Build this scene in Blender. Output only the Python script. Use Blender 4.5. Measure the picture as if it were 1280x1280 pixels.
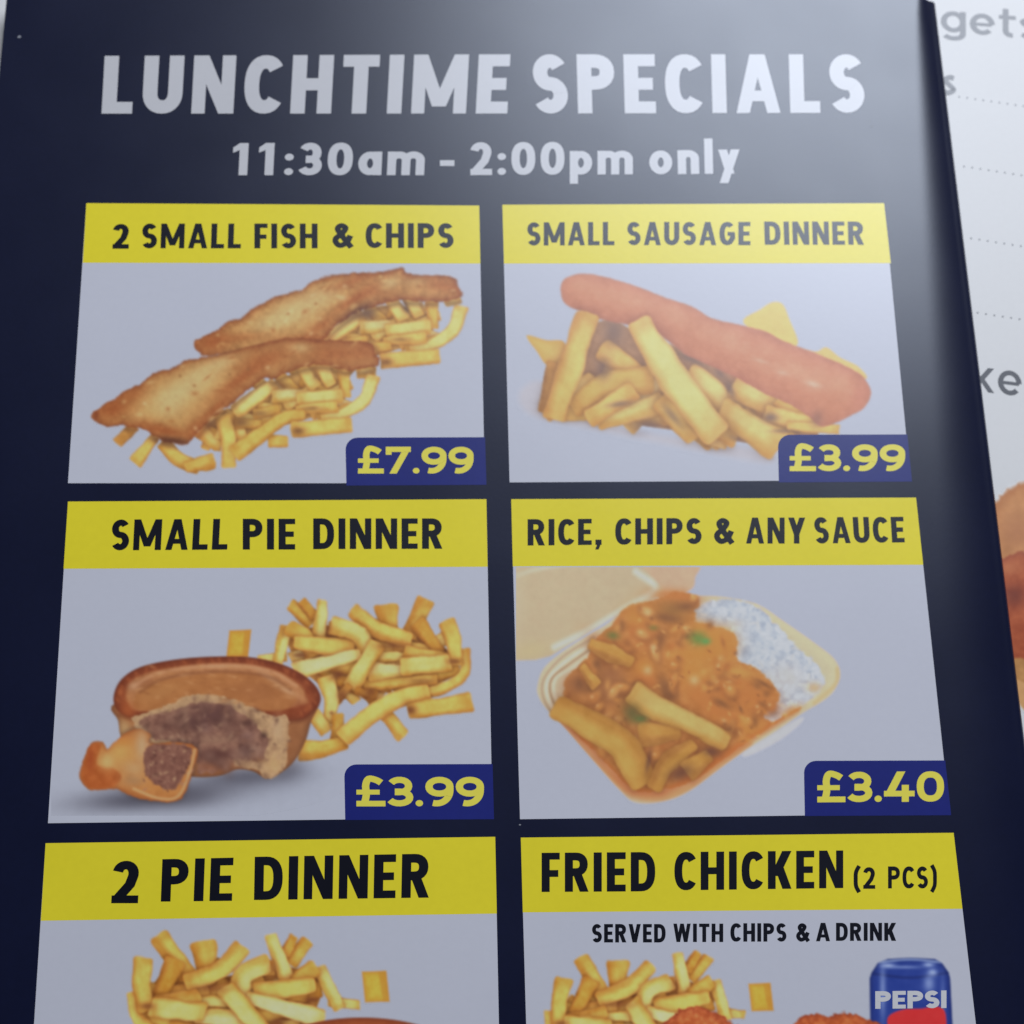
import bpy, math, random
import numpy as np
from mathutils import Matrix, Vector

scene = bpy.context.scene
for o in list(bpy.data.objects): bpy.data.objects.remove(o)
MM = 0.001

# ----------------------------------------------------------------- camera (solved from the corners of the six printed panels)
FPX = 1700.0
CAM = np.array([-8.90286, -107.96906, 196.723815])          # millimetres above the leaflet
CR = np.array([[0.99857253, 0.00726274, -0.05291645], [-0.02155917, 0.96122832, -0.27490966], [0.04886819, 0.27565807, 0.96001277]])
cd = bpy.data.cameras.new('camera'); cam = bpy.data.objects.new('camera', cd); scene.collection.objects.link(cam)
m = Matrix([list(CR[i])+[CAM[i]*MM] for i in range(3)]+[[0, 0, 0, 1]]); cam.matrix_world = m
cd.sensor_width = 36; cd.lens = FPX/1280*36; cd.clip_start = .01; cd.clip_end = 50
cd.dof.use_dof = True; cd.dof.focus_distance = .190; cd.dof.aperture_fstop = 22
scene.camera = cam

# ----------------------------------------------------------------- light: dim room, one soft window-like lamp beyond the top of the leaflet
w = bpy.data.worlds.new('World'); scene.world = w; w.use_nodes = True
bg = w.node_tree.nodes['Background']; bg.inputs[0].default_value = (.84, .89, 1.0, 1); bg.inputs[1].default_value = .05
ld = bpy.data.lights.new('window_light', 'AREA'); ld.shape = 'RECTANGLE'; ld.size = .56; ld.size_y = .48
ld.energy = 12.0; ld.color = (.88, .92, 1.0)
lo = bpy.data.objects.new('window_light', ld); scene.collection.objects.link(lo)
tgt = Vector((.03, .03, 0)); lo.location = tgt+Vector((.285, .60, .73)).normalized()*1.0
lo.rotation_euler = (tgt-lo.location).to_track_quat('-Z', 'Y').to_euler()
vs = scene.view_settings; vs.view_transform = 'Standard'; vs.look = 'None'; vs.exposure = 0; vs.gamma = 1
scene.render.engine = 'CYCLES'
scene.render.resolution_x = scene.render.resolution_y = 1024

def unproject(px, py, z=0.0):
    """photo pixel -> point (mm) on the level plane z (mm) that the print lies on"""
    px = np.asarray(px, float); py = np.asarray(py, float)
    d = np.stack([(px-640)/FPX, -(py-640)/FPX, -np.ones_like(px)], -1)@CR.T
    t = (z-CAM[2])/d[..., 2]
    return CAM+t[..., None]*d

def lin(c):
    c = np.asarray(c, float)/255
    return np.where(c <= .04045, c/12.92, ((np.maximum(c, 0)+.055)/1.055)**2.4)
# ----------------------------------------------------------------- printed pictures, painted as colour on fine flat grids
def val_noise(x, y, seed):
    xi = np.floor(x).astype(np.int64); yi = np.floor(y).astype(np.int64)
    fx = x - xi; fy = y - yi
    fx = fx*fx*(3-2*fx); fy = fy*fy*(3-2*fy)
    def h(a, b):
        n = (a*374761393 + b*668265263 + seed*1442695041) & 0xffffffff
        n = ((n ^ (n >> 13))*1274126177) & 0xffffffff
        return ((n ^ (n >> 16)) & 0xffff)/65535.0
    return (h(xi, yi)*(1-fx)+h(xi+1, yi)*fx)*(1-fy) + (h(xi, yi+1)*(1-fx)+h(xi+1, yi+1)*fx)*fy

def fbm(x, y, scale, seed=0, octv=3):
    v = 0; a = 1; t = 0
    for o in range(octv):
        v = v + a*val_noise(x/scale*2**o+17.3*o, y/scale*2**o-9.1*o, seed+o); t += a; a *= .55
    return v/t*2-1

def spline(pts, closed=True, n=5):
    p = np.array(pts, float)
    if closed: q = np.concatenate([p[-1:], p, p[:2]])
    else: q = np.concatenate([p[:1]*2-p[1:2], p, p[-1:]*2-p[-2:-1]])
    out = []
    for i in range(1, len(q)-2):
        for k in range(n):
            t = k/n
            out.append(.5*((2*q[i]) + (q[i+1]-q[i-1])*t + (2*q[i-1]-5*q[i]+4*q[i+1]-q[i+2])*t*t + (3*q[i]-q[i-1]-3*q[i+1]+q[i+2])*t**3))
    if not closed: out.append(q[-2])
    return np.array(out)

def zspace(ox, oy, s):
    return lambda pts: [(ox+a/s, oy+b/s) for a, b in pts]

class Canvas:
    def __init__(c, x0, y0, x1, y1, white, step=1.25):
        c.x0, c.y0, c.h = x0, y0, step
        nx = int((x1-x0)/step)+1; ny = int((y1-y0)/step)+1
        c.X, c.Y = np.meshgrid(x0+np.arange(nx)*step, y0+np.arange(ny)*step)
        c.white = np.array(white, float)
        c.rgb = np.ones((ny, nx, 3))*c.white
        c.cov = np.zeros((ny, nx)); c.ids = np.zeros((ny, nx), int)
        c.sx = 1.0
    def dpoly(c, pts):
        p = np.array(pts, float); q = np.roll(p, -1, 0)
        m = 8.0
        d2 = np.full(c.X.shape, 1e9); ins = np.zeros(c.X.shape, bool)
        for (ax, ay), (bx, by) in zip(p, q):
            ex, ey = bx-ax, by-ay; L = ex*ex+ey*ey+1e-9
            t = np.clip(((c.X-ax)*ex+(c.Y-ay)*ey)/L, 0, 1)
            d2 = np.minimum(d2, (c.X-ax-t*ex)**2+(c.Y-ay-t*ey)**2)
            if ay != by:
                ins ^= ((ay > c.Y) != (by > c.Y)) & (c.X < ex*(c.Y-ay)/(by-ay)+ax)
        d = np.sqrt(d2); return np.where(ins, -d, d)
    def dpath(c, pts):
        """distance to an open path, position along it (0..1) and signed side offset"""
        p = np.array(pts, float); seg = np.hypot(*(p[1:]-p[:-1]).T); tot = seg.sum()+1e-9; acc = 0
        best = np.full(c.X.shape, 1e9); al = np.zeros(c.X.shape); sd = np.zeros(c.X.shape); ov = np.zeros(c.X.shape)
        for i in range(len(p)-1):
            ex, ey = p[i+1]-p[i]; L = seg[i]+1e-9
            tr = ((c.X-p[i, 0])*ex+(c.Y-p[i, 1])*ey)/L/L
            t = np.clip(tr, 0, 1)
            d = np.hypot(c.X-p[i, 0]-t*ex, c.Y-p[i, 1]-t*ey)
            s = (ex*(c.Y-p[i, 1])-ey*(c.X-p[i, 0]))/L
            u = d < best
            best = np.where(u, d, best); al = np.where(u, (acc+t*L)/tot, al); sd = np.where(u, s, sd)
            o = np.maximum(np.maximum(-tr, tr-1)*L, 0); ov = np.where(u, o, ov)
            acc += L
        return best, al, sd, ov, tot
    def put(c, a, col, ident=None):
        a = np.clip(a, 0, 1)
        c.rgb = c.rgb*(1-a[..., None]) + np.asarray(col, float)*a[..., None]
        c.cov = np.maximum(c.cov, a)
        if ident: c.ids = np.where(a > .4, ident, c.ids)
    def blob(c, pts, col, ident=None, smooth=True, soft=2.2, rough=0, rim=None, rimw=5, noise=10, nscale=9, seed=1, alpha=1, light=0):
        p = spline(pts) if smooth else pts
        d = c.dpoly(p)
        if rough: d = d + rough*fbm(c.X, c.Y, 7, seed+40)
        a = np.clip(.5-d/soft, 0, 1)*alpha
        n = fbm(c.X, c.Y, nscale, seed)[..., None]*noise
        k = np.array(col, float)+n*np.array([1, .9, .7])
        if light:
            cx, cy = np.mean(p, 0); r = np.ptp(np.array(p), 0).max()/2
            k = k*(1-light*((c.Y-cy)*.8+(c.X-cx)*.3)/r)[..., None]
        if rim is not None:
            f = np.exp(np.minimum(d, 0)/rimw)[..., None]
            k = k*(1-f)+np.array(rim, float)*f
        c.put(a, k, ident)
        return d
    def spot(c, x, y, rx, ry, ang, col, a=.7, only=True, p=1.0):
        t = math.radians(ang); dx = c.X-x; dy = c.Y-y
        u = (dx*math.cos(t)+dy*math.sin(t))/rx; v = (-dx*math.sin(t)+dy*math.cos(t))/ry
        k = np.exp(-(u*u+v*v)**p)*a
        if only: k = k*c.cov
        c.rgb = c.rgb*(1-k[..., None])+np.array(col, float)*k[..., None]
        if not only: c.cov = np.maximum(c.cov, k)
    def line(c, pts, w, col, a=.7, soft=2.0, smooth=True, only=True):
        p = spline(pts, False) if smooth else pts
        d = c.dpath(p)[0]
        k = np.clip((w/2-d)/soft+.5, 0, 1)*a
        if only: k = k*c.cov
        c.rgb = c.rgb*(1-k[..., None])+np.array(col, float)*k[..., None]
        if not only: c.cov = np.maximum(c.cov, k)
    def chip(c, pts, w, tone=0, ident=None, seed=0, taper=0, side=1, ao=.5):
        """one potato chip: a squared stick with a pale top face, a deeper side face and browned ends"""
        p = spline(pts, False, 4) if len(pts) > 2 else np.array(pts, float)
        d, al, sd, ov, tot = c.dpath(p)
        rs = random.Random(seed); w = w*rs.uniform(.92, 1.08); tp = rs.uniform(-.22, .22)
        wob = fbm(c.X, c.Y, w*.95, seed+5)
        hw = w/2*(1-taper*np.abs(al-.5)*2)*(1+tp*(al-.5)*2) + .11*w*wob
        cor = w*.17
        qx = np.abs(sd)-hw+cor; qy = ov-w*(.30+.14*wob)+cor
        dist = np.where(ov > 0, np.hypot(np.maximum(qx, 0), np.maximum(qy, 0))+np.minimum(np.maximum(qx, qy), 0)-cor, d-hw)
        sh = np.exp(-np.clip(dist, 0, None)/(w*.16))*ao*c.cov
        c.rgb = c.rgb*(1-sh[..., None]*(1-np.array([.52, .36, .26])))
        a = np.clip(.5-dist/2.6, 0, 1)
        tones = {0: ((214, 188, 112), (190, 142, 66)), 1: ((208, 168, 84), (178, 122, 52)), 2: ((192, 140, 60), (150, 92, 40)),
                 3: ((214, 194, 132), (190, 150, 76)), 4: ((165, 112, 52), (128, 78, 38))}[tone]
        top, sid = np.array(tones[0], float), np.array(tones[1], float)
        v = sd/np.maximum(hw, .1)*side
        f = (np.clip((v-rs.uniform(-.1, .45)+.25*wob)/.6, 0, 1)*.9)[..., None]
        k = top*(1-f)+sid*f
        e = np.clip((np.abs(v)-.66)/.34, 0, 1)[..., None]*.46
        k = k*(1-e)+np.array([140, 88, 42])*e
        t = (np.exp(-np.minimum(al, 1-al)*tot/(w*.30))*.48)[..., None]
        k = k*(1-t)+np.array([182, 122, 50])*t
        k = k+(fbm(c.X, c.Y, w*.6, seed+9)*20)[..., None]*np.array([1, .95, .7])+(fbm(c.X, c.Y, w*.25, seed+19)*7)[..., None]+rs.uniform(-9, 9)
        c.put(a, k, ident)

def tangle(c, cells, n, w, L, ident, seed):
    """loose chips lying every way, the lower layer of a heap; cells are (x, y, rx, ry) ovals"""
    rs = random.Random(seed)
    for i in range(n):
        x, y, rx, ry = rs.choice(cells); t = rs.uniform(0, 6.28); d = math.sqrt(rs.random())
        x += rx*d*math.cos(t); y += ry*d*math.sin(t); an = rs.uniform(-1.3, 1.3); l = L*rs.uniform(.6, 1.1)/2; bend = rs.uniform(-.18, .18)*l
        c.chip([(x-l*math.cos(an), y-l*math.sin(an)), (x-bend*math.sin(an), y+bend*math.cos(an)), (x+l*math.cos(an), y+l*math.sin(an))], w*rs.uniform(.8, 1.05), rs.choice([0, 0, 1, 1, 3]), ident, seed=seed*7+i*3, ao=.45)

def chip_pile(c, T, k, ident):
    """heap of chips in its own 1280-wide drawing space; T places it, k is its scale"""
    S = [0]
    def ch(pts, w, tone, **kw):
        S[0] += 3; c.chip(T(pts), w*k, tone, ident, seed=S[0], **kw)
    qx, qy = T([(110, 290)])[0]; hx, hy = 52*k, 64*k; fl = -1 if T([(0, 0)])[0][0] > qx else 1
    c.blob([(qx-hx+2*fl, qy-hy), (qx+hx+2*fl, qy-hy-1), (qx+hx-2*fl, qy+hy), (qx-hx-2*fl, qy+hy+1)], (200, 154, 60), ident, smooth=False, noise=12, nscale=5, rim=(180, 118, 44), rimw=4)
    c.blob([(qx+hx*.35+2*fl, qy-hy), (qx+hx+2*fl, qy-hy-1), (qx+hx-2*fl, qy+hy), (qx+hx*.5-2*fl, qy+hy)], (176, 120, 46), ident, smooth=False, noise=8, alpha=.7)
    # dark interior of the heap, seen between the chips
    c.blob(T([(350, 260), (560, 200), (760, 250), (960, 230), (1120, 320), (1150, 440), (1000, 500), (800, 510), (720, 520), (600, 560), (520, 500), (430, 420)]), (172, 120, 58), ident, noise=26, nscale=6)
    cells = [T([(x, y)])[0]+(rx*k, ry*k) for x, y, rx, ry in ((560, 330, 120, 60), (800, 330, 120, 70), (1000, 380, 90, 70), (640, 470, 70, 40), (880, 470, 120, 24))]
    tangle(c, cells, 26, 66*k, 230*k, ident, 5)
    ch([(620, 260), (860, 330)], 70, 1); ch([(520, 380), (700, 420)], 70, 1); ch([(880, 300), (1060, 330)], 70, 1); ch([(600, 470), (840, 500)], 60, 2); ch([(1000, 440), (1160, 420)], 70, 1)
    ch([(372, 112), (452, 185)], 66, 1); ch([(420, 90), (470, 150)], 52, 2)
    ch([(516, 92), (498, 255)], 62, 0)
    ch([(215, 365), (330, 352)], 44, 0); ch([(338, 222), (300, 372)], 58, 0)
    ch([(372, 218), (440, 262), (470, 330)], 84, 1)
    ch([(400, 285), (640, 318)], 84, 1)
    ch([(560, 212), (640, 222), (700, 260)], 62, 1)
    ch([(832, 128), (842, 205)], 96, 1)
    ch([(1008, 98), (940, 235)], 84, 1); ch([(985, 200), (1075, 318)], 74, 2)
    ch([(674, 140), (780, 222), (930, 270)], 82, 1)
    ch([(790, 352), (960, 352)], 46, 0)
    ch([(930, 332), (1010, 350), (1105, 365)], 78, 1)
    ch([(1205, 330), (1206, 430), (1120, 498), (985, 538)], 58, 1, side=-1)
    ch([(1122, 195), (1150, 270), (1160, 372)], 78, 1)
    ch([(735, 492), (1060, 462)], 66, 1)
    ch([(760, 425), (930, 418)], 74, 3); ch([(925, 400), (1115, 378)], 92, 0)
    ch([(585, 205), (690, 245), (735, 345)], 86, 0)
    ch([(395, 420), (685, 342)], 70, 3)
    ch([(770, 310), (720, 390), (665, 480)], 84, 0, side=-1)
    ch([(690, 520), (760, 545)], 50, 4); ch([(585, 560), (640, 500)], 50, 4)
    ch([(535, 470), (560, 560), (545, 660)], 74, 0)
    ch([(480, 640), (525, 700)], 62, 0)
    ch([(590, 650), (592, 760)], 70, 1)
    ch([(425, 805), (520, 800), (610, 770)], 88, 1)
    ch([(835, 650), (900, 725)], 74, 1)
    ch([(628, 735), (770, 620), (900, 552), (1010, 528)], 82, 1)
    ch([(955, 615), (1215, 572)], 92, 1)
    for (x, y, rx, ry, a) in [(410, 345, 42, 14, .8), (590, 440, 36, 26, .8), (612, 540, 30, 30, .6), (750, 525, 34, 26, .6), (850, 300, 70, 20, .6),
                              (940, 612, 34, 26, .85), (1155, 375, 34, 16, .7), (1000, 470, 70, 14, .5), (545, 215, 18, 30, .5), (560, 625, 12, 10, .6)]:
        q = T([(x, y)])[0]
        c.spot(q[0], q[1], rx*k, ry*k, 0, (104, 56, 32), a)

def finish(c, n=1):
    for _ in range(n):
        for a in (0, 1):
            for arr in ('rgb', 'cov'):
                v = getattr(c, arr); p = np.concatenate([np.take(v, [0], a), v, np.take(v, [-1], a)], a)
                L = v.shape[a]
                setattr(c, arr, .25*np.take(p, range(0, L), a)+.5*v+.25*np.take(p, range(2, L+2), a))
    return c

def mute(c, ident, col, k):
    m = ((c.ids == ident)*k)[..., None]; c.rgb = c.rgb*(1-m)+np.array(col, float)*m

def affine(src, dst):
    s = np.array([(a, b, 1) for a, b in src], float); m = np.linalg.lstsq(s, np.array(dst, float), rcond=None)[0]
    k = math.sqrt(abs(np.linalg.det(m[:2])))
    return (lambda pts: [tuple(np.array([a, b, 1])@m) for a, b in pts]), k

def paint_fish():
    c = Canvas(95, 331, 601, 603, (157, 161, 178))
    A = zspace(100, 320, 4.571); B = zspace(340, 320, 4.571)
    T, k = affine([(1225, 575), (630, 740), (500, 850), (900, 740), (540, 470), (1190, 400)], [(437, 532), (297, 567), (284, 580), (349, 561), (284, 515), (466, 486)])
    CH, FI = 1, 2
    rest = lambda pts, o: [(x+o[0], y+o[1]) for x, y in pts]
    def pile(o):
        S = [60]
        def ch(pts, w, tone, **kw):
            S[0] += 3; c.chip(rest(pts, o), w*1.0/4.571, tone, CH, seed=S[0], ao=.38, **kw)
        c.blob(rest(A([(700, 900), (900, 860), (1143, 700), (1300, 680), (1480, 720), (1500, 850), (1300, 930), (1050, 1000), (900, 1050), (760, 1020)]), o), (182, 138, 76), CH, noise=26, nscale=7)
        cl = [A([(x, y)])[0]+(rx/4.571, ry/4.571) for x, y, rx, ry in ((850, 1000, 90, 60), (1050, 900, 120, 60), (1230, 820, 120, 70), (1430, 780, 110, 60))]
        cl = [(x+o[0], y+o[1], a1, b1) for x, y, a1, b1 in cl]
        tangle(c, cl, 26, 15, 44, CH, 9)
        ch(A([(225, 1060), (300, 985)]), 62, 4)
        ch(A([(900, 960), (1040, 960)]), 60, 1); ch(B([(-40, 930), (120, 900)]), 66, 0); ch(B([(60, 700), (120, 760)]), 70, 1); ch(B([(340, 780), (440, 740)]), 60, 0)
        ch(B([(90, 850), (220, 760)]), 62, 0); ch(B([(280, 930), (420, 880)]), 70, 1); ch(B([(-60, 860), (30, 880)]), 62, 0); ch(A([(760, 1000), (720, 1090)]), 66, 1)
        ch(A([(325, 1170), (440, 1020)]), 70, 1)
        ch(A([(480, 1080), (560, 1160), (660, 1200)]), 74, 1)
        ch(A([(620, 1205), (745, 1175)]), 80, 1)
        ch(A([(700, 1010), (780, 1080)]), 78, 0)
        ch(A([(800, 1030), (860, 900)]), 60, 0); ch(A([(900, 880), (1100, 740)]), 78, 0)
        ch(B([(180, 650), (240, 740)]), 84, 0); ch(B([(290, 640), (330, 720)]), 78, 0)
        ch(B([(410, 670), (420, 790)]), 66, 1)
        ch(B([(560, 640), (500, 660)]), 50, 0)
        ch(B([(575, 700), (530, 820), (400, 905), (300, 930)]), 70, 0, side=-1)
        ch(B([(20, 800), (180, 790)]), 78, 3); ch(B([(170, 820), (380, 800)]), 84, 0)
        ch(B([(150, 880), (360, 860)]), 60, 1)
        ch(A([(820, 930), (850, 1040), (850, 1185)]), 92, 1)
        ch(A([(1010, 900), (1120, 880)]), 60, 1)
        ch(B([(0, 1060), (70, 1060)]), 74, 1)
        ch(A([(900, 1120), (1020, 1030), (1160, 930), (1260, 910)]), 80, 1)
        ch(B([(140, 990), (430, 965)]), 88, 1)
        for (x, y, rx, ry, a) in [(150, 1000, 40, 24, .85), (250, 680, 20, 34, .6), (60, 740, 60, 26, .7), (230, 870, 60, 16, .6)]:
            q = rest(B([(x, y)]), o)[0]; c.spot(q[0], q[1], rx/4.571, ry/4.571, 0, (98, 58, 34), a)
        for (x, y, rx, ry, a) in [(920, 950, 60, 34, .75), (1030, 900, 60, 24, .6), (740, 960, 50, 40, .7), (500, 1050, 90, 26, .6)]:
            q = rest(A([(x, y)]), o)[0]; c.spot(q[0], q[1], rx/4.571, ry/4.571, 0, (92, 54, 36), a)
    def fish(out, lights, darks, seed):
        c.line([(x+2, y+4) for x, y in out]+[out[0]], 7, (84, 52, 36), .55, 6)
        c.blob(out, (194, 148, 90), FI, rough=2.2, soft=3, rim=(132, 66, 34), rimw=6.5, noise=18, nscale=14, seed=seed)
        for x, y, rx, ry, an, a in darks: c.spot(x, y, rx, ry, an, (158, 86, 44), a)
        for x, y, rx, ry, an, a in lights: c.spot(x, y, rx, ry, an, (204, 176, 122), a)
        m = (c.ids == FI)*.8
        n = fbm(c.X, c.Y, 4.5, seed+3)
        c.rgb += (n*16*m)[..., None]*np.array([1, .85, .6])
    # upper portion first, then the lower one lies over it
    pile((110, -86))
    up = A([(655, 498), (700, 465), (780, 425), (850, 375), (930, 350), (985, 305), (1143, 225)])+B([(100, 212), (170, 195), (240, 140), (380, 105), (600, 95), (680, 82), (740, 70), (775, 105), (900, 108), (1040, 122), (1062, 175), (1088, 215), (1060, 245), (900, 260), (740, 252), (650, 268), (560, 295), (480, 325), (400, 375), (330, 435), (290, 480), (150, 520), (0, 540)])+A([(950, 560), (820, 560), (720, 570), (685, 560)])
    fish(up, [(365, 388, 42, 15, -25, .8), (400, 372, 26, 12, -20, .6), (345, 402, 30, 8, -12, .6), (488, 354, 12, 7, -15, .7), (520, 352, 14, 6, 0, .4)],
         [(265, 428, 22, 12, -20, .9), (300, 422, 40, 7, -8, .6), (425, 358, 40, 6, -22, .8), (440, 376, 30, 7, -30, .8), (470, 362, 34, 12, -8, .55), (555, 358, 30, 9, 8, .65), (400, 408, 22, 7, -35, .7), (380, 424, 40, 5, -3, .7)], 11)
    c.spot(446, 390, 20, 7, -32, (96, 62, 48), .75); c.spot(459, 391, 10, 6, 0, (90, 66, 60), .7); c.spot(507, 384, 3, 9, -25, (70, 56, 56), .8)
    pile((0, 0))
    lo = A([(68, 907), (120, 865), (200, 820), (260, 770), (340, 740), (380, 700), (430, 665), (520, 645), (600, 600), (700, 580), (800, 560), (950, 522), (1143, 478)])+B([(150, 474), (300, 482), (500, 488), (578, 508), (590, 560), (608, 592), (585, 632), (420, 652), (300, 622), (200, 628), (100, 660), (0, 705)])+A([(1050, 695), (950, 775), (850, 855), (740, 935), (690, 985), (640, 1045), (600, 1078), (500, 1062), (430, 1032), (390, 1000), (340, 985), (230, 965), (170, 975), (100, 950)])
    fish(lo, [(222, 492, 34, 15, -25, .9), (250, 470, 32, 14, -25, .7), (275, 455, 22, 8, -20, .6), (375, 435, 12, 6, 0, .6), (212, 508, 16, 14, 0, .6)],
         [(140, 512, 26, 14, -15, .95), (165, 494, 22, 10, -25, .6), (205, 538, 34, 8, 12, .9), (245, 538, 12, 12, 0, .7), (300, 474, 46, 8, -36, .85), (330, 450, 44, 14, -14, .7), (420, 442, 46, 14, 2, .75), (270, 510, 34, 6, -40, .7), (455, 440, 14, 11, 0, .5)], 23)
    c.spot(215, 551, 24, 5, 6, (84, 48, 34), .8); c.spot(120, 519, 4, 6, 0, (120, 56, 32), .7)
    for x, y in [(287, 468), (243, 482), (225, 470), (310, 462), (360, 392), (395, 380)]: c.spot(x, y, 2.2, 2.0, 0, (140, 92, 52), .6)
    rg = random.Random(3)
    for k_ in range(260):   # blistered batter: pale ridges and brown pits
        x = rg.uniform(118, 580); y = rg.uniform(336, 560); ix = int((x-c.x0)/c.h); iy = int((y-c.y0)/c.h)
        if 0 <= iy < c.ids.shape[0] and 0 <= ix < c.ids.shape[1] and c.ids[iy, ix] == FI:
            c.spot(x, y, rg.uniform(2, 7), rg.uniform(1.2, 3.2), rg.uniform(-60, 10), rg.choice([(218, 184, 126), (210, 166, 104), (158, 92, 46), (146, 80, 40), (228, 200, 150)]), .45)
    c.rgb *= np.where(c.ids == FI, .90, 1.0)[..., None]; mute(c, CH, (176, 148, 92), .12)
    return finish(c), {1: 'chips_picture', 2: 'fried_fish_picture'}

def paint_sausage():
    c = Canvas(642, 332, 1133, 600, (157, 161, 178))
    T = zspace(640, 330, 4.74); V = zspace(860, 330, 4.74)
    CH, SA, TR = 1, 2, 3
    # tray edge: a faint warm rim on white
    c.blob(T([(60, 740), (180, 700), (400, 880), (700, 980), (1100, 1050), (1500, 1110), (1500, 1180), (1000, 1085), (500, 985), (150, 910), (50, 830)]), (172, 162, 166), TR, soft=9, noise=3, alpha=.45)
    S = [200]
    def ch(pts, w, tone, **kw):
        S[0] += 3; c.chip(pts, w/4.74, tone, CH, seed=S[0], **kw)
    c.blob(T([(200, 620), (330, 470), (560, 330), (760, 420), (1000, 500), (1300, 640), (1500, 820), (1700, 920), (1800, 960), (1780, 1070), (1500, 1075), (1100, 1005), (700, 945), (300, 870), (200, 830)]), (150, 108, 84), CH, noise=18)
    tangle(c, [T([(x, y)])[0]+(rx/4.74, ry/4.74) for x, y, rx, ry in ((400, 760, 140, 90), (700, 800, 160, 110), (1100, 850, 200, 90), (1450, 960, 200, 70))], 16, 25, 66, CH, 13)
    c.blob(T([(88, 425), (200, 452), (310, 465), (310, 600), (210, 600), (150, 520)]), (206, 164, 84), CH, noise=8, rim=(190, 140, 60))
    c.blob(V([(330, 350), (430, 270), (500, 228), (560, 240), (600, 330), (650, 470), (560, 480)]), (204, 172, 84), CH, noise=8)
    c.blob(V([(650, 500), (760, 520), (820, 495), (900, 555), (1010, 610), (1040, 680), (700, 560)]), (206, 168, 90), CH, noise=8)
    ch(T([(235, 600), (200, 860)]), 80, 4)
    ch(T([(560, 520), (720, 640)]), 130, 1)
    ch(T([(320, 880), (600, 870)]), 90, 1, side=-1); ch(T([(400, 830), (560, 720), (800, 690)]), 150, 1)
    ch(T([(540, 930), (870, 830)]), 120, 0)
    ch(T([(900, 820), (1060, 1020)]), 130, 1)
    ch(V([(20, 680), (150, 760), (260, 880)]), 160, 0)
    ch(V([(300, 740), (470, 830)]), 150, 0); ch(V([(560, 820), (640, 900)]), 110, 1); ch(V([(480, 890), (760, 960)]), 100, 1)
    ch(T([(480, 900), (700, 760)]), 110, 1); ch(V([(60, 900), (260, 1010)]), 130, 1); ch(V([(230, 880), (500, 1060)]), 175, 0); ch(V([(600, 960), (880, 980)]), 60, 1)
    for P, x, y, rx, ry, an, a in [(T, 800, 960, 80, 40, -10, .9), (T, 540, 620, 50, 70, 0, .7), (T, 640, 830, 80, 20, -8, .7), (T, 600, 400, 60, 90, 0, .75), (T, 950, 900, 90, 24, 50, .6),
                                   (V, 190, 650, 40, 24, 45, .8), (V, 250, 740, 20, 60, -20, .8), (V, 490, 910, 46, 30, 0, .85), (V, 560, 990, 70, 14, 0, .6), (T, 1060, 560, 90, 26, 22, .8), (V, 290, 1040, 60, 18, 25, .5)]:
        q = P([(x, y)])[0]; c.spot(q[0], q[1], rx/4.74, ry/4.74, an, (82, 58, 62), a)
    out = T([(288, 150), (312, 90), (400, 58), (500, 68), (700, 120), (900, 198), (1060, 250)])+V([(140, 322), (300, 360), (450, 398), (560, 455), (700, 508), (850, 568), (1000, 640), (1060, 700), (1082, 770), (1045, 850), (960, 900), (850, 950), (780, 962), (720, 905), (600, 830), (450, 765), (300, 680), (150, 610), (0, 545)])+T([(1000, 512), (920, 452), (850, 404), (750, 370), (600, 345), (500, 318), (430, 287), (350, 255), (305, 220)])
    d = c.blob(out, (188, 116, 80), SA, soft=2.6, rough=.8, rim=(160, 92, 70), rimw=7, noise=7, nscale=12, seed=31)
    ax = T([(400, 130), (800, 240), (1200, 400)])+V([(500, 580), (960, 740)])
    c.line(ax, 26, (204, 142, 106), .5, 18)
    n = fbm(c.X, c.Y, 4, 77); c.rgb += (n*8*(c.ids == SA))[..., None]
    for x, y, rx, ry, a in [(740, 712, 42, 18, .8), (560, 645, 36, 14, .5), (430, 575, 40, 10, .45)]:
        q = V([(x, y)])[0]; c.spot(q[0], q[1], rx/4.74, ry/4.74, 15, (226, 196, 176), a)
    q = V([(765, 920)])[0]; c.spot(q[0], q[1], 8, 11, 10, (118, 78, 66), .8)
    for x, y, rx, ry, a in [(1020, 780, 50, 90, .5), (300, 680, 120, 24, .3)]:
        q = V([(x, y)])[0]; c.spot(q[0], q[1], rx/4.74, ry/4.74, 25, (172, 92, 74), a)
    ch(T([(440, 330), (360, 560), (262, 870)]), 165, 1, taper=.12)
    ch(T([(770, 370), (930, 640), (1190, 980)]), 178, 0, taper=.08)
    mute(c, CH, (168, 140, 98), .28); mute(c, SA, (156, 108, 84), .46); c.rgb += ((c.ids == SA)*fbm(c.X, c.Y, 16, 91)*9)[..., None]
    return finish(c), {1: 'chips_picture', 2: 'sausage_picture', 3: 'tray_picture'}

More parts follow.
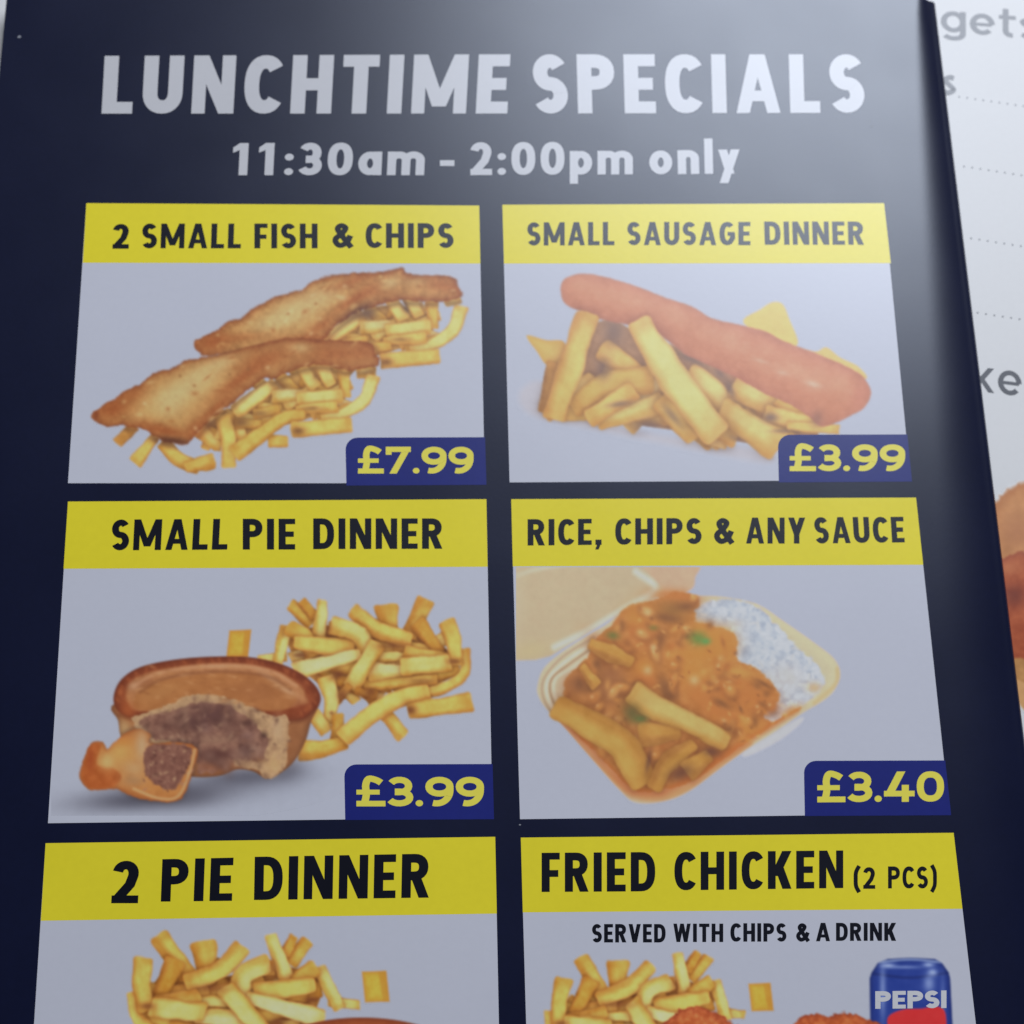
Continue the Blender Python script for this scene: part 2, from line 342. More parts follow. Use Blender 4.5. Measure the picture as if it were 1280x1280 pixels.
def paint_pie_dinner():
    c = Canvas(64, 712, 612, 1020, (157, 161, 178))
    T = zspace(270, 730, 3.879); R = zspace(90, 780, 3.879)
    CH, PI_, BR = 1, 2, 3
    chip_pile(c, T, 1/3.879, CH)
    # printed soft shadow below the pie
    for x, y, rx, ry, a in [(330, 850, 300, 55, .85), (560, 830, 160, 60, .5), (850, 740, 230, 50, .7), (1040, 700, 90, 60, .5), (700, 800, 320, 70, .3)]:
        q = R([(x, y)])[0]; c.spot(q[0], q[1], rx/3.879, ry/3.879, -4, (70, 68, 80), a, only=False)
    c.ids = np.where((c.ids == 0) & (c.cov > .02), PI_, c.ids)
    base = R([(215, 380), (225, 470), (245, 560), (330, 640), (480, 720), (600, 742), (720, 735), (800, 705), (880, 715), (950, 750), (1040, 702), (1095, 640), (1135, 560), (1160, 470), (1195, 380), (1100, 320), (600, 280)])
    c.blob(base, (142, 92, 58), PI_, soft=2.4, noise=12, rim=(104, 64, 42), rimw=5, seed=3)
    q = R([(255, 500)])[0]; c.spot(q[0], q[1], 8, 14, 0, (172, 140, 98), .8)
    rim = R([(203, 345), (240, 268), (330, 210), (480, 176), (650, 160), (850, 160), (1000, 190), (1110, 240), (1180, 300), (1206, 360), (1185, 410), (1120, 460), (1040, 470), (900, 440), (600, 420), (400, 440), (280, 455), (215, 410)])
    c.blob(rim, (132, 66, 38), PI_, soft=2.4, noise=18, rim=(92, 40, 26), rimw=5, seed=5)
    lip = R([(265, 330), (300, 268), (420, 225), (640, 195), (830, 195), (980, 225), (1090, 285), (1130, 340), (1090, 400), (600, 390), (330, 420), (270, 380)])
    c.blob(lip, (162, 108, 70), PI_, soft=5, noise=14, nscale=6, seed=6)
    lid = R([(310, 345), (400, 285), (560, 250), (720, 235), (880, 240), (1010, 280), (1090, 345), (1050, 410), (900, 420), (600, 400), (330, 420)])
    c.blob(lid, (156, 100, 58), PI_, soft=4, noise=11, nscale=12, seed=7)
    for x, y, rx, ry, a, col in [(430, 330, 110, 40, .5, (170, 120, 74)), (900, 330, 140, 60, .5, (142, 88, 54)), (330, 290, 60, 18, .6, (110, 60, 40)), (300, 300, 30, 20, .6, (180, 140, 110)),
                                 (1040, 320, 60, 16, .7, (186, 146, 112)), (960, 260, 70, 14, .6, (180, 138, 104)), (720, 208, 120, 10, .5, (180, 136, 104)), (270, 420, 40, 50, .6, (160, 84, 44)), (1120, 420, 50, 40, .7, (126, 60, 36))]:
        q = R([(x, y)])[0]; c.spot(q[0], q[1], rx/3.879, ry/3.879, 30 if x > 950 else -15 if x < 450 else 0, col, a)
    c.line(R([(300, 300), (420, 238), (640, 204), (830, 204), (980, 236), (1085, 300)]), 4.5, (190, 140, 104), .6, 4)
    c.line(R([(330, 330), (440, 268), (640, 234), (830, 236), (970, 262), (1060, 318)]), 3.5, (112, 64, 40), .5, 4)
    c.line(R([(230, 440), (290, 462), (330, 445)]), 4, (110, 60, 36), .6, 4)
    c.line(R([(1170, 420), (1120, 465), (1050, 480)]), 4, (96, 50, 32), .6, 4)
    crumb = R([(290, 470), (330, 440), (450, 400), (560, 350), (680, 345), (800, 370), (900, 420), (980, 445), (1045, 450), (1050, 560), (1040, 640), (1030, 700), (950, 748), (890, 705), (800, 690), (740, 620), (600, 610), (450, 600), (380, 560)])
    c.blob(crumb, (168, 134, 100), PI_, soft=2.4, rough=3, noise=18, nscale=4, seed=8)
    fill = R([(330, 480), (400, 440), (500, 415), (600, 385), (740, 390), (820, 430), (900, 500), (950, 560), (930, 640), (950, 660), (860, 660), (790, 650), (760, 700), (620, 720), (600, 640), (480, 570), (390, 550)])
    dfil = c.blob(fill, (126, 88, 74), PI_, soft=3, rough=4, noise=26, nscale=7, seed=9)
    for x, y, rx, ry, a, col in [(660, 450, 70, 50, .7, (84, 54, 54)), (640, 500, 40, 30, .6, (134, 102, 92)), (540, 460, 26, 50, .6, (140, 112, 92)), (690, 560, 90, 24, .5, (146, 114, 92)), (450, 500, 60, 40, .7, (98, 64, 56)),
                                 (850, 480, 50, 20, .8, (76, 48, 42)), (850, 540, 40, 30, .6, (124, 92, 84)), (700, 630, 90, 26, .8, (78, 44, 40)), (860, 620, 60, 36, .8, (150, 120, 104)), (700, 690, 100, 26, .8, (140, 88, 62)),
                                 (930, 540, 20, 18, .8, (70, 46, 40)), (760, 420, 20, 14, .8, (70, 40, 34)), (900, 660, 40, 14, .7, (110, 70, 50)), (600, 405, 50, 10, .6, (78, 50, 46)), (1000, 510, 26, 60, .7, (178, 148, 116)), (980, 680, 40, 40, .7, (184, 148, 104)), (1080, 560, 30, 90, .6, (138, 88, 56))]:
        q = R([(x, y)])[0]; c.spot(q[0], q[1], rx/3.879, ry/3.879, 0, col, a)
    rg = random.Random(8)
    rimp = spline(R([(222, 400), (232, 330), (300, 250), (420, 205), (650, 176), (850, 178), (1000, 208), (1100, 258), (1170, 320), (1180, 380), (1110, 430)]), False, 7)
    for i_, (x, y) in enumerate(rimp):   # crimps in the rim
        c.spot(x+rg.uniform(-1, 1), y+rg.uniform(-1, 1), rg.uniform(2.5, 5), rg.uniform(1.6, 3), rg.uniform(40, 100), (100, 46, 28) if rg.random() < .5 else (176, 100, 58), .28)
    for k_ in range(70):
        x = rg.uniform(165, 370); y = rg.uniform(832, 880); c.spot(x, y, rg.uniform(2, 7), rg.uniform(1, 2.5), rg.uniform(-20, 20), rg.choice([(176, 122, 76), (134, 82, 48), (186, 138, 96)]), .35)
    for k_ in range(46):   # chunks of filling
        x = rg.uniform(178, 330); y = rg.uniform(878, 962); ix = int((x-c.x0)/c.h); iy = int((y-c.y0)/c.h)
        if dfil[iy, ix] > -3: continue
        a1, b1, t1 = rg.uniform(5, 14), rg.uniform(4, 9), rg.uniform(0, 180)
        c.spot(x+1.5, y+2.5, a1, b1, t1, (66, 40, 36), .45); c.spot(x, y, a1*.8, b1*.75, t1, rg.choice([(146, 108, 92), (128, 92, 80), (96, 64, 60)]), .5)
    dc = c.dpoly(spline(crumb))
    for k_ in range(230):
        x = rg.uniform(170, 365); y = rg.uniform(862, 975); ix = int((x-c.x0)/c.h); iy = int((y-c.y0)/c.h)
        if dc[iy, ix] > 0: continue
        c.spot(x, y, rg.uniform(1.8, 6), rg.uniform(1.5, 4), rg.uniform(0, 180), rg.choice([(70, 42, 38), (86, 54, 46), (150, 116, 96), (164, 132, 106), (120, 82, 66), (104, 70, 62)]), .36)
    # broken-off piece
    br = R([(38, 725), (70, 620), (100, 572), (150, 575), (172, 604), (200, 580), (260, 530), (330, 508), (382, 540), (380, 578), (520, 572), (606, 600), (600, 660), (545, 830), (485, 862), (400, 858), (300, 838), (210, 800), (100, 805), (55, 775)])
    c.line(br, 6, (60, 44, 40), .35, 6)
    c.blob(br, (176, 118, 66), BR, soft=2.4, rough=1.5, rim=(140, 76, 40), rimw=5, noise=12, seed=15)
    c.blob(R([(45, 720), (75, 620), (105, 580), (140, 590), (120, 680), (200, 700), (240, 740), (200, 790), (100, 800), (60, 770)]), (160, 84, 40), BR, soft=4, noise=14, seed=16)
    for x, y, rx, ry, a, col in [(230, 620, 60, 60, .8, (200, 146, 84)), (250, 570, 50, 20, .6, (190, 120, 60)), (170, 670, 36, 40, .7, (206, 166, 110)), (340, 590, 34, 80, .85, (178, 146, 112)), (300, 700, 60, 40, .7, (176, 140, 100)),
                                 (90, 650, 16, 60, .6, (140, 60, 30)), (300, 760, 60, 30, .6, (150, 116, 84))]:
        q = R([(x, y)])[0]; c.spot(q[0], q[1], rx/3.879, ry/3.879, 0, col, a)
    c.blob(R([(375, 590), (520, 585), (580, 610), (560, 690), (500, 800), (400, 770), (350, 700)]), (118, 78, 66), BR, soft=3, rough=3, noise=20, nscale=6, seed=18)
    for k_ in range(60):
        x = rg.uniform(180, 240); y = rg.uniform(930, 990); ix = int((x-c.x0)/c.h); iy = int((y-c.y0)/c.h)
        if c.ids[iy, ix] == BR: c.spot(x, y, rg.uniform(1.2, 4), rg.uniform(1, 2.6), rg.uniform(0, 180), rg.choice([(84, 50, 44), (150, 110, 92), (104, 66, 56), (174, 140, 108)]), .6)
    c.line(R([(596, 610), (570, 720), (515, 835), (420, 845), (300, 800)]), 3.6, (192, 152, 106), .75, 3)
    return finish(c), {1: 'chips_picture', 2: 'pie_picture', 3: 'broken_pie_piece_picture'}

def paint_curry():
    c = Canvas(645, 709, 1184, 1018, (157, 161, 178))
    S = zspace(640, 700, 4.13); E = zspace(800, 700, 4.13)
    LI, TU, CU, RI, CH = 1, 2, 3, 4, 5
    def sp(P, x, y, rx, ry, an, col, a):
        q = P([(x, y)])[0]; c.spot(q[0], q[1], rx/4.13, ry/4.13, an, col, a)
    c.blob(S([(640, 20), (950, 20), (945, 90), (925, 150), (800, 200), (700, 160)]), (190, 152, 126), LI, soft=3, noise=6)
    c.blob(S([(0, 20), (660, 20), (780, 150), (760, 190), (590, 250), (400, 370), (200, 495), (120, 515), (10, 518)]), (178, 158, 130), LI, soft=3, noise=4, smooth=False)
    c.line(S([(0, 90), (120, 50), (300, 20)]), 5, (196, 184, 166), .6, 5)
    sp(S, 90, 470, 120, 50, -10, (190, 164, 124), .6); sp(S, 30, 200, 40, 200, 0, (190, 166, 140), .6)
    c.line(S([(640, 60), (740, 150), (590, 245), (420, 350), (220, 450)]), 8, (194, 190, 182), .8, 6)
    out = S([(132, 650), (165, 560), (260, 475), (400, 385), (500, 325), (600, 235), (740, 200), (850, 170), (960, 185)])+E([(420, 190), (600, 228), (740, 318), (900, 430), (1000, 510), (1032, 585), (1012, 655), (960, 715), (830, 795), (700, 885), (540, 985), (400, 1085), (250, 1195), (120, 1245), (-20, 1252)])+S([(560, 1190), (400, 1010), (270, 860), (180, 770), (138, 705)])
    c.blob(out, (192, 172, 142), TU, soft=2.6, noise=5)
    for w, col, a, off in [(3, (150, 128, 104), .7, 12), (3.5, (206, 198, 184), .8, 34), (2.6, (140, 112, 84), .8, 52), (4, (208, 196, 176), .8, 72)]:
        c.line(S([(420+off*.4, 385+off), (250+off*.9, 490+off*.9), (150+off, 620), (160+off, 740-off*.2), (260+off*.9, 870-off*.2), (420+off*.8, 1040-off*.4), (580+off*.5, 1200-off*.8)]), w, col, a, 2)
    c.line(S([(250, 850), (400, 1020), (540, 1150), (640, 1215)])+E([(120, 1225), (260, 1165), (420, 1050), (560, 950)]), 10, (196, 124, 72), .85, 6)
    c.line(E([(600, 240), (760, 345), (920, 465), (1005, 560), (985, 650), (880, 735)]), 12, (214, 180, 146), .85, 8)
    c.line(E([(1020, 560), (1010, 640), (900, 740)]), 5, (206, 156, 104), .7, 4)
    c.blob(S([(265, 700), (280, 610), (380, 510), (440, 400), (520, 330), (600, 240), (760, 200), (850, 165), (965, 190)])+E([(320, 300), (520, 400), (640, 560), (740, 700), (830, 760), (740, 820), (560, 930), (400, 1050), (250, 1150), (100, 1190)])+S([(620, 1180), (440, 1000), (240, 800)]), (178, 114, 60), CU, soft=3, rough=2, noise=26, nscale=9, seed=21)
    c.line(S([(250, 810), (420, 990), (600, 1170), (760, 1200)])+E([(250, 1130), (420, 1020), (560, 930), (800, 775)]), 9, (182, 96, 46), .8, 6)
    rice = E([(285, 270), (330, 225), (430, 200), (600, 238), (700, 330), (800, 430), (920, 550), (955, 640), (870, 730), (760, 790), (690, 830), (640, 800), (720, 720), (690, 650), (600, 560), (510, 520), (495, 400), (440, 350), (300, 320)])
    c.blob(rice, (168, 174, 186), RI, soft=3.5, rough=3.5, noise=30, nscale=6, seed=22)
    rng = random.Random(4)
    dr = c.dpoly(spline(rice))
    for i in range(190):
        x = rng.uniform(868, 1030); y = rng.uniform(748, 900)
        ix = int((x-c.x0)/c.h); iy = int((y-c.y0)/c.h)
        if dr[iy, ix] > -2: continue
        an = rng.uniform(0, 3.14); L = 3.2
        col = rng.choice([(200, 206, 214), (204, 208, 214), (170, 176, 188), (182, 178, 178), (166, 172, 186), (206, 200, 192)])
        c.line([(x-L*math.cos(an), y-L*math.sin(an)), (x+L*math.cos(an), y+L*math.sin(an))], 2.6, col, .7, 1.6, False)
    sp(E, 540, 470, 20, 24, 0, (132, 140, 160), .6); sp(E, 480, 330, 60, 30, 0, (190, 176, 164), .5); sp(E, 770, 600, 90, 60, 30, (204, 184, 170), .4); sp(E, 900, 660, 40, 30, 0, (206, 150, 100), .7)
    sp(E, 780, 780, 60, 24, -30, (200, 130, 72), .8)
    # lumps of curry: light tops, dark hollows
    for P, x, y, rx, ry, an, t in [(S, 840, 185, 130, 34, 5, 1), (S, 830, 260, 90, 50, 10, 3), (S, 660, 290, 80, 60, 0, 0), (S, 700, 400, 90, 70, 20, 1), (S, 520, 470, 130, 46, 35, 1), (S, 680, 560, 70, 60, 0, 0),
                                   (S, 690, 620, 70, 40, 0, 1), (E, 330, 370, 130, 60, 20, 0), (E, 300, 480, 130, 60, 0, 0), (E, 260, 590, 110, 80, 20, 0), (E, 420, 430, 70, 70, 0, 0), (E, 480, 580, 120, 30, 8, 2), (E, 320, 700, 110, 50, 30, 1), (E, 590, 720, 130, 80, 20, 1),
                                   (E, 430, 800, 120, 40, 20, 1), (E, 560, 860, 70, 40, 0, 0), (S, 420, 620, 60, 40, 60, 2), (S, 510, 600, 70, 80, 0, 4), (S, 330, 640, 70, 60, 0, 4), (E, 480, 680, 80, 30, 0, 1), (S, 480, 680, 90, 60, 30, 4)]:
        col = [(194, 128, 56), (184, 108, 54), (204, 150, 76), (132, 92, 50), (134, 82, 54)][t]
        sp(P, x, y, rx, ry, an, col, .85)
    for P, x, y, rx, ry, an in [(S, 800, 300, 100, 30, 10), (S, 560, 340, 30, 40, 0), (E, 130, 660, 40, 90, -20), (E, 160, 700, 40, 30, 0), (S, 590, 640, 40, 40, 0), (S, 440, 540, 30, 40, 0), (E, 400, 640, 50, 26, 0), (S, 900, 240, 70, 30, 0),
                                (S, 350, 640, 30, 40, 0), (E, 640, 640, 60, 14, 30), (S, 760, 420, 40, 80, 20), (S, 640, 640, 40, 20, 0), (E, 420, 740, 60, 20, 30), (E, 520, 770, 10, 24, -20)]:
        sp(P, x, y, rx*.85, ry*.85, an, (96, 58, 40), .7)
    for i in range(75):   # glossy chunks under the sauce
        x = rng.uniform(690, 985); y = rng.uniform(745, 950)
        ix = int((x-c.x0)/c.h); iy = int((y-c.y0)/c.h)
        if c.ids[iy, ix] != CU: continue
        a1, b1, t1 = rng.uniform(7, 14), rng.uniform(5, 9), rng.uniform(0, 180)
        c.spot(x+2, y+4, a1, b1, t1, (112, 62, 38), .6); c.spot(x, y, a1*.85, b1*.8, t1, rng.choice([(206, 142, 74), (194, 124, 62), (214, 158, 92), (178, 110, 58)]), .8, p=1.6)
        c.spot(x-2, y-2, a1*.25, b1*.25, t1, (232, 192, 140), .55)
    for i in range(150):   # lumps in the sauce
        x = rng.uniform(690, 990); y = rng.uniform(745, 960)
        ix = int((x-c.x0)/c.h); iy = int((y-c.y0)/c.h)
        if c.ids[iy, ix] != CU: continue
        c.spot(x, y, rng.uniform(3, 8), rng.uniform(2.5, 5), rng.uniform(0, 180), rng.choice([(204, 138, 66), (196, 124, 60), (132, 76, 44), (108, 66, 42), (176, 100, 50), (214, 156, 84)]), .6)
    for i in range(90):   # glints on the sauce
        x = rng.uniform(770, 990); y = rng.uniform(760, 930)
        ix = int((x-c.x0)/c.h); iy = int((y-c.y0)/c.h)
        if c.ids[iy, ix] != CU: continue
        c.spot(x, y, rng.uniform(1.5, 3.5), rng.uniform(1.2, 2.4), rng.uniform(0, 180), rng.choice([(214, 160, 92), (206, 140, 74), (120, 70, 40)]), .7)
    for P, x, y, r in [(S, 700, 570, 22), (E, 280, 620, 26), (S, 730, 450, 16), (S, 700, 270, 20)]: sp(P, x, y, r, r, 0, (222, 176, 128), .8)
    Sd = [300]
    def ch(pts, w, tone, **kw):
        Sd[0] += 3; c.chip(pts, w/4.13, tone, CH, seed=Sd[0], **kw)
    ch(S([(370, 560), (430, 640)]), 60, 2)
    ch(S([(420, 440), (600, 520)]), 96, 2, taper=.3)
    ch(S([(690, 900), (840, 890)]), 110, 2, ao=.3)
    ch(S([(260, 770), (430, 860), (580, 960), (670, 1120)]), 150, 1, side=-1, taper=.1)
    ch(S([(745, 1150), (800, 1050), (920, 960)]), 110, 2, side=-1, taper=.35)
    ch(S([(920, 1080), (1000, 1020)]), 90, 2)
    ch(S([(640, 690), (760, 770), (920, 840)])+E([(430, 930)]), 118, 0, side=1)
    for P, x, y, rx, ry, an in [(S, 870, 1100, 70, 40, -20), (E, 370, 990, 46, 26, 10), (S, 705, 1040, 14, 60, 10)]: sp(P, x, y, rx, ry, an, (76, 42, 40), .85)
    for P, x, y, rx, ry, an, col in [(E, 300, 405, 50, 40, 0, (62, 128, 58)), (E, 340, 420, 26, 18, 0, (50, 150, 80)), (S, 520, 390, 34, 22, 10, (74, 100, 48)), (S, 620, 790, 50, 60, -30, (58, 70, 40)), (S, 665, 820, 40, 22, 0, (48, 86, 44)), (S, 730, 350, 26, 16, 0, (104, 104, 50))]:
        sp(P, x, y, rx*.95, ry*.95, an, col, .8)
    c.blob(E([(540, 990), (700, 890), (830, 815), (830, 840), (720, 930), (560, 1010)]), (186, 186, 196), TU, soft=4, noise=3, alpha=.8)
    mute(c, TU, (178, 162, 146), .2); mute(c, CH, (152, 112, 66), .42); mute(c, CU, (158, 112, 66), .28)
    return finish(c), {1: 'tub_lid_picture', 2: 'tub_picture', 3: 'curry_picture', 4: 'rice_picture', 5: 'chips_picture'}

def paint_two_pies():
    c = Canvas(60, 1152, 616, 1420, (150, 154, 170))
    T, k = affine([(112, 290), (515, 80), (1010, 90), (1130, 190), (840, 130), (420, 410)], [(460, 1240), (345, 1165), (202, 1175), (170, 1205), (252, 1182), (400, 1264)])
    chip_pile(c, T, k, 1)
    for cx, cy, s, sd in [(452, 1322, 1.0, 41), (235, 1352, 1.0, 47)]:
        e = lambda rx, ry, oy=0: [(cx+rx*s*math.cos(t), cy+oy+ry*s*math.sin(t)) for t in np.linspace(0, 6.283, 20)[:-1]]
        c.blob([(cx-118, cy), (cx+118, cy), (cx+96, cy+66), (cx+40, cy+84), (cx-40, cy+84), (cx-96, cy+66)], (142, 92, 58), 2, noise=12, rim=(104, 64, 42), seed=sd)
        c.blob(e(122, 50), (140, 70, 38), 2, noise=12, rim=(110, 50, 30), seed=sd+1)
        c.blob(e(104, 39, 2), (172, 122, 82), 2, soft=5, noise=14, nscale=6, seed=sd+2)
        c.blob(e(94, 32, 6), (156, 100, 58), 2, soft=4, noise=11, nscale=12, seed=sd+3)
    return finish(c), {1: 'chips_picture', 2: 'pies_picture'}

def paint_chicken():
    c = Canvas(656, 1180, 1226, 1420, (150, 154, 170))
    T, k = affine([(112, 290), (515, 80), (1010, 90), (1130, 190), (840, 130), (420, 410)], [(940, 1243), (853, 1194), (727, 1198), (694, 1226), (775, 1210), (888, 1285)])
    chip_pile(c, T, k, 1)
    # drink can
    Z = zspace(630, 1020, 1.969)
    can = Z([(920, 362), (945, 352), (1000, 349), (1060, 352), (1078, 362), (1094, 385), (1098, 400), (1104, 520), (1110, 720), (1085, 745), (1000, 755), (920, 745), (902, 720), (902, 520), (900, 400), (905, 385)])
    c.blob(can, (34, 52, 124), 3, smooth=False, noise=5, soft=2, rim=(20, 30, 84), rimw=3)
    x0, y0 = Z([(1000, 352)])[0]
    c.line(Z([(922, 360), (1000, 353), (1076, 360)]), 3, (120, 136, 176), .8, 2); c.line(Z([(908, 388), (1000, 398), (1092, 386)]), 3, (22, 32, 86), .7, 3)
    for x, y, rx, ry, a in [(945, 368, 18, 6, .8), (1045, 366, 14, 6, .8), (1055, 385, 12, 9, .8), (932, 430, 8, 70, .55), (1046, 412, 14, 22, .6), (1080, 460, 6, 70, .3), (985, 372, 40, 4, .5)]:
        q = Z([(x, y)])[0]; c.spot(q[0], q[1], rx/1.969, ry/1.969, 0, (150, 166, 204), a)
    c.blob(Z([(945, 520), (948, 492), (985, 476), (1030, 474), (1060, 468), (1085, 482), (1086, 540), (1060, 590), (1000, 600), (960, 570)]), (196, 42, 44), 3, noise=4)
    # fried chicken, reddish crumb
    def chicken(pts, seed):
        c.blob(pts, (176, 92, 50), 2, soft=2.4, rough=4, noise=30, nscale=7, seed=seed, rim=(132, 56, 34), rimw=6)
        n = fbm(c.X, c.Y, 5, seed+2); m = (c.ids == 2)
        c.rgb += (n*22*m)[..., None]*np.array([1, .8, .5])
    chicken(Z([(405, 500), (430, 478), (480, 470), (530, 490), (600, 540), (620, 640), (540, 720), (420, 730), (330, 690), (320, 590)]), 51)
    chicken(Z([(720, 505), (760, 488), (800, 492), (840, 482), (890, 500), (925, 515), (940, 600), (900, 690), (800, 720), (700, 680), (690, 580)]), 61)
    return finish(c), {1: 'chips_picture', 2: 'fried_chicken_picture', 3: 'drink_can_picture'}

def paint_burger():
    c = Canvas(1225, 600, 1420, 920, (206, 210, 218))
    c.blob([(1236, 700), (1240, 640), (1262, 612), (1310, 596), (1370, 612), (1400, 680), (1390, 740), (1300, 760), (1240, 752)], (192, 138, 88), 1, noise=26, nscale=14, rough=4, soft=5, rim=(176, 112, 66), rimw=12, seed=3)
    c.blob([(1240, 720), (1270, 690), (1320, 700), (1400, 700), (1396, 790), (1330, 830), (1270, 840), (1246, 790)], (166, 84, 50), 1, rough=4, noise=22, nscale=9, seed=5, rim=(140, 60, 40))
    c.spot(1272, 665, 24, 30, 0, (178, 120, 84), .7); c.spot(1268, 745, 16, 14, 0, (110, 52, 40), .8); c.spot(1262, 710, 20, 10, 0, (190, 120, 80), .6)
    c.blob([(1258, 830), (1290, 822), (1340, 826), (1390, 800), (1386, 850), (1330, 872), (1280, 872), (1262, 858)], (176, 128, 76), 1, rough=3, noise=20, seed=7)
    c.blob([(1268, 850), (1320, 866), (1388, 840), (1380, 880), (1330, 900), (1282, 890)], (196, 150, 100), 1, noise=10, seed=8)
    return finish(c), {1: 'burger_picture'}
# ----------------------------------------------------------------- end of painter
# ----------------------------------------------------------------- materials
def node_mat(name, base=None, rough=.40, attr=None, mottle=.06, bump=.04, spec=.60):
    mt = bpy.data.materials.new(name); mt.use_nodes = True
    nt = mt.node_tree; N = nt.nodes; L = nt.links; b = N['Principled BSDF']
    tc = N.new('ShaderNodeTexCoord')
    if attr:
        src = N.new('ShaderNodeAttribute'); src.attribute_name = attr; col = src.outputs['Color']
    else:
        src = N.new('ShaderNodeRGB'); src.outputs[0].default_value = (*base, 1); col = src.outputs[0]
    # print mottle: slight unevenness of the ink
    n1 = N.new('ShaderNodeTexNoise'); n1.inputs['Scale'].default_value = 900; n1.inputs['Detail'].default_value = 3
    L.new(tc.outputs['Object'], n1.inputs['Vector'])
    n2 = N.new('ShaderNodeTexNoise'); n2.inputs['Scale'].default_value = 60; n2.inputs['Detail'].default_value = 2
    L.new(tc.outputs['Object'], n2.inputs['Vector'])
    ad = N.new('ShaderNodeMath'); ad.operation = 'ADD'; L.new(n1.outputs[0], ad.inputs[0]); L.new(n2.outputs[0], ad.inputs[1])
    mr = N.new('ShaderNodeMapRange'); mr.inputs[1].default_value = .6; mr.inputs[2].default_value = 1.4
    mr.inputs[3].default_value = 1-mottle; mr.inputs[4].default_value = 1+mottle; L.new(ad.outputs[0], mr.inputs[0])
    mx = N.new('ShaderNodeMix'); mx.data_type = 'RGBA'; mx.blend_type = 'MULTIPLY'; mx.inputs[0].default_value = 1
    L.new(col, mx.inputs[6]); cc = N.new('ShaderNodeCombineColor')
    for i in range(3): L.new(mr.outputs[0], cc.inputs[i])
    L.new(cc.outputs[0], mx.inputs[7]); L.new(mx.outputs[2], b.inputs['Base Color'])
    r2 = N.new('ShaderNodeMapRange'); r2.inputs[1].default_value = .3; r2.inputs[2].default_value = .7
    r2.inputs[3].default_value = rough-.012; r2.inputs[4].default_value = rough+.012; L.new(n2.outputs[0], r2.inputs[0]); L.new(r2.outputs[0], b.inputs['Roughness'])
    b.inputs['Specular IOR Level'].default_value = spec
    b.inputs['Specular Tint'].default_value = (.86, .92, 1, 1)
    if bump:
        n3 = N.new('ShaderNodeTexNoise'); n3.inputs['Scale'].default_value = 1400; n3.inputs['Detail'].default_value = 2
        L.new(tc.outputs['Object'], n3.inputs['Vector'])
        b1 = N.new('ShaderNodeBump'); b1.inputs['Strength'].default_value = 1; b1.inputs['Distance'].default_value = .0000035*bump/.04; L.new(n3.outputs[0], b1.inputs['Height'])
        L.new(b1.outputs[0], b.inputs['Normal'])
    return mt
RG = .325
M = {
 'navy': node_mat('navy_print', (.0034, .0056, .0290), RG, mottle=.10),
 'white': node_mat('pale_grey_print', (.635, .645, .725), RG, mottle=.015),
 'letter_white': node_mat('white_lettering', (.60, .60, .63), RG, mottle=.02),
 'yellow': node_mat('yellow_print', (.90, .77, .030), RG, mottle=.03),
 'ink': node_mat('dark_ink', (.0025, .0028, .0090), RG, mottle=.1),
 'blue': node_mat('blue_print', (.011, .018, .190), RG, mottle=.06),
 'price': node_mat('pale_yellow_lettering', (.90, .80, .10), RG, mottle=.03),
 'picture': node_mat('picture_print', None, RG, attr='Col', mottle=.035),
 'page': node_mat('white_page', (.77, .77, .77), .36, mottle=.015, spec=.28),
 'grey_ink': node_mat('grey_ink', (.07, .07, .08), .42, mottle=.1),
 'sheen_pale_grey_ink': node_mat('sheen_pale_grey_ink', (.20, .20, .21), .42, mottle=.1),  # grey ink with the sheen's wash put into its colour; dots share it
 'can_white': node_mat('can_lettering', (.70, .70, .72), RG, mottle=.03),
 'table': node_mat('table_wood', (.16, .10, .06), .5, mottle=.3),
 'fleck': node_mat('fleck', (.25, .26, .30), .6, bump=0),
}

# ----------------------------------------------------------------- object helpers
def link(name, me, mat=None, parent=None):
    if mat: me.materials.append(M[mat])
    o = bpy.data.objects.new(name, me); scene.collection.objects.link(o); o.parent = parent
    return o
def empty(name, label, cat):
    o = bpy.data.objects.new(name, None); scene.collection.objects.link(o); o.empty_display_size = .02
    o['label'] = label; o['category'] = cat; return o
def mesh(name, verts, faces):
    me = bpy.data.meshes.new(name); me.from_pydata([tuple(v) for v in verts], [], faces); me.update(); return me

# the print is laid down in layers a few microns apart
LAY = {'panel': .010, 'band': .013, 'pic': .013, 'tag': .016, 'text': .019}      # mm above the paper
def on(pts, z, base=0.0):
    p = np.array(pts, float); q = unproject(p[:, 0], p[:, 1], base); q[:, 2] = base+z
    return q*MM
def print_poly(name, pts, mat, parent, layer, base=0.0):
    v = on(pts, LAY[layer], base)[::-1]
    return link(name, mesh(name, v, [tuple(range(len(v)))]), mat, parent)

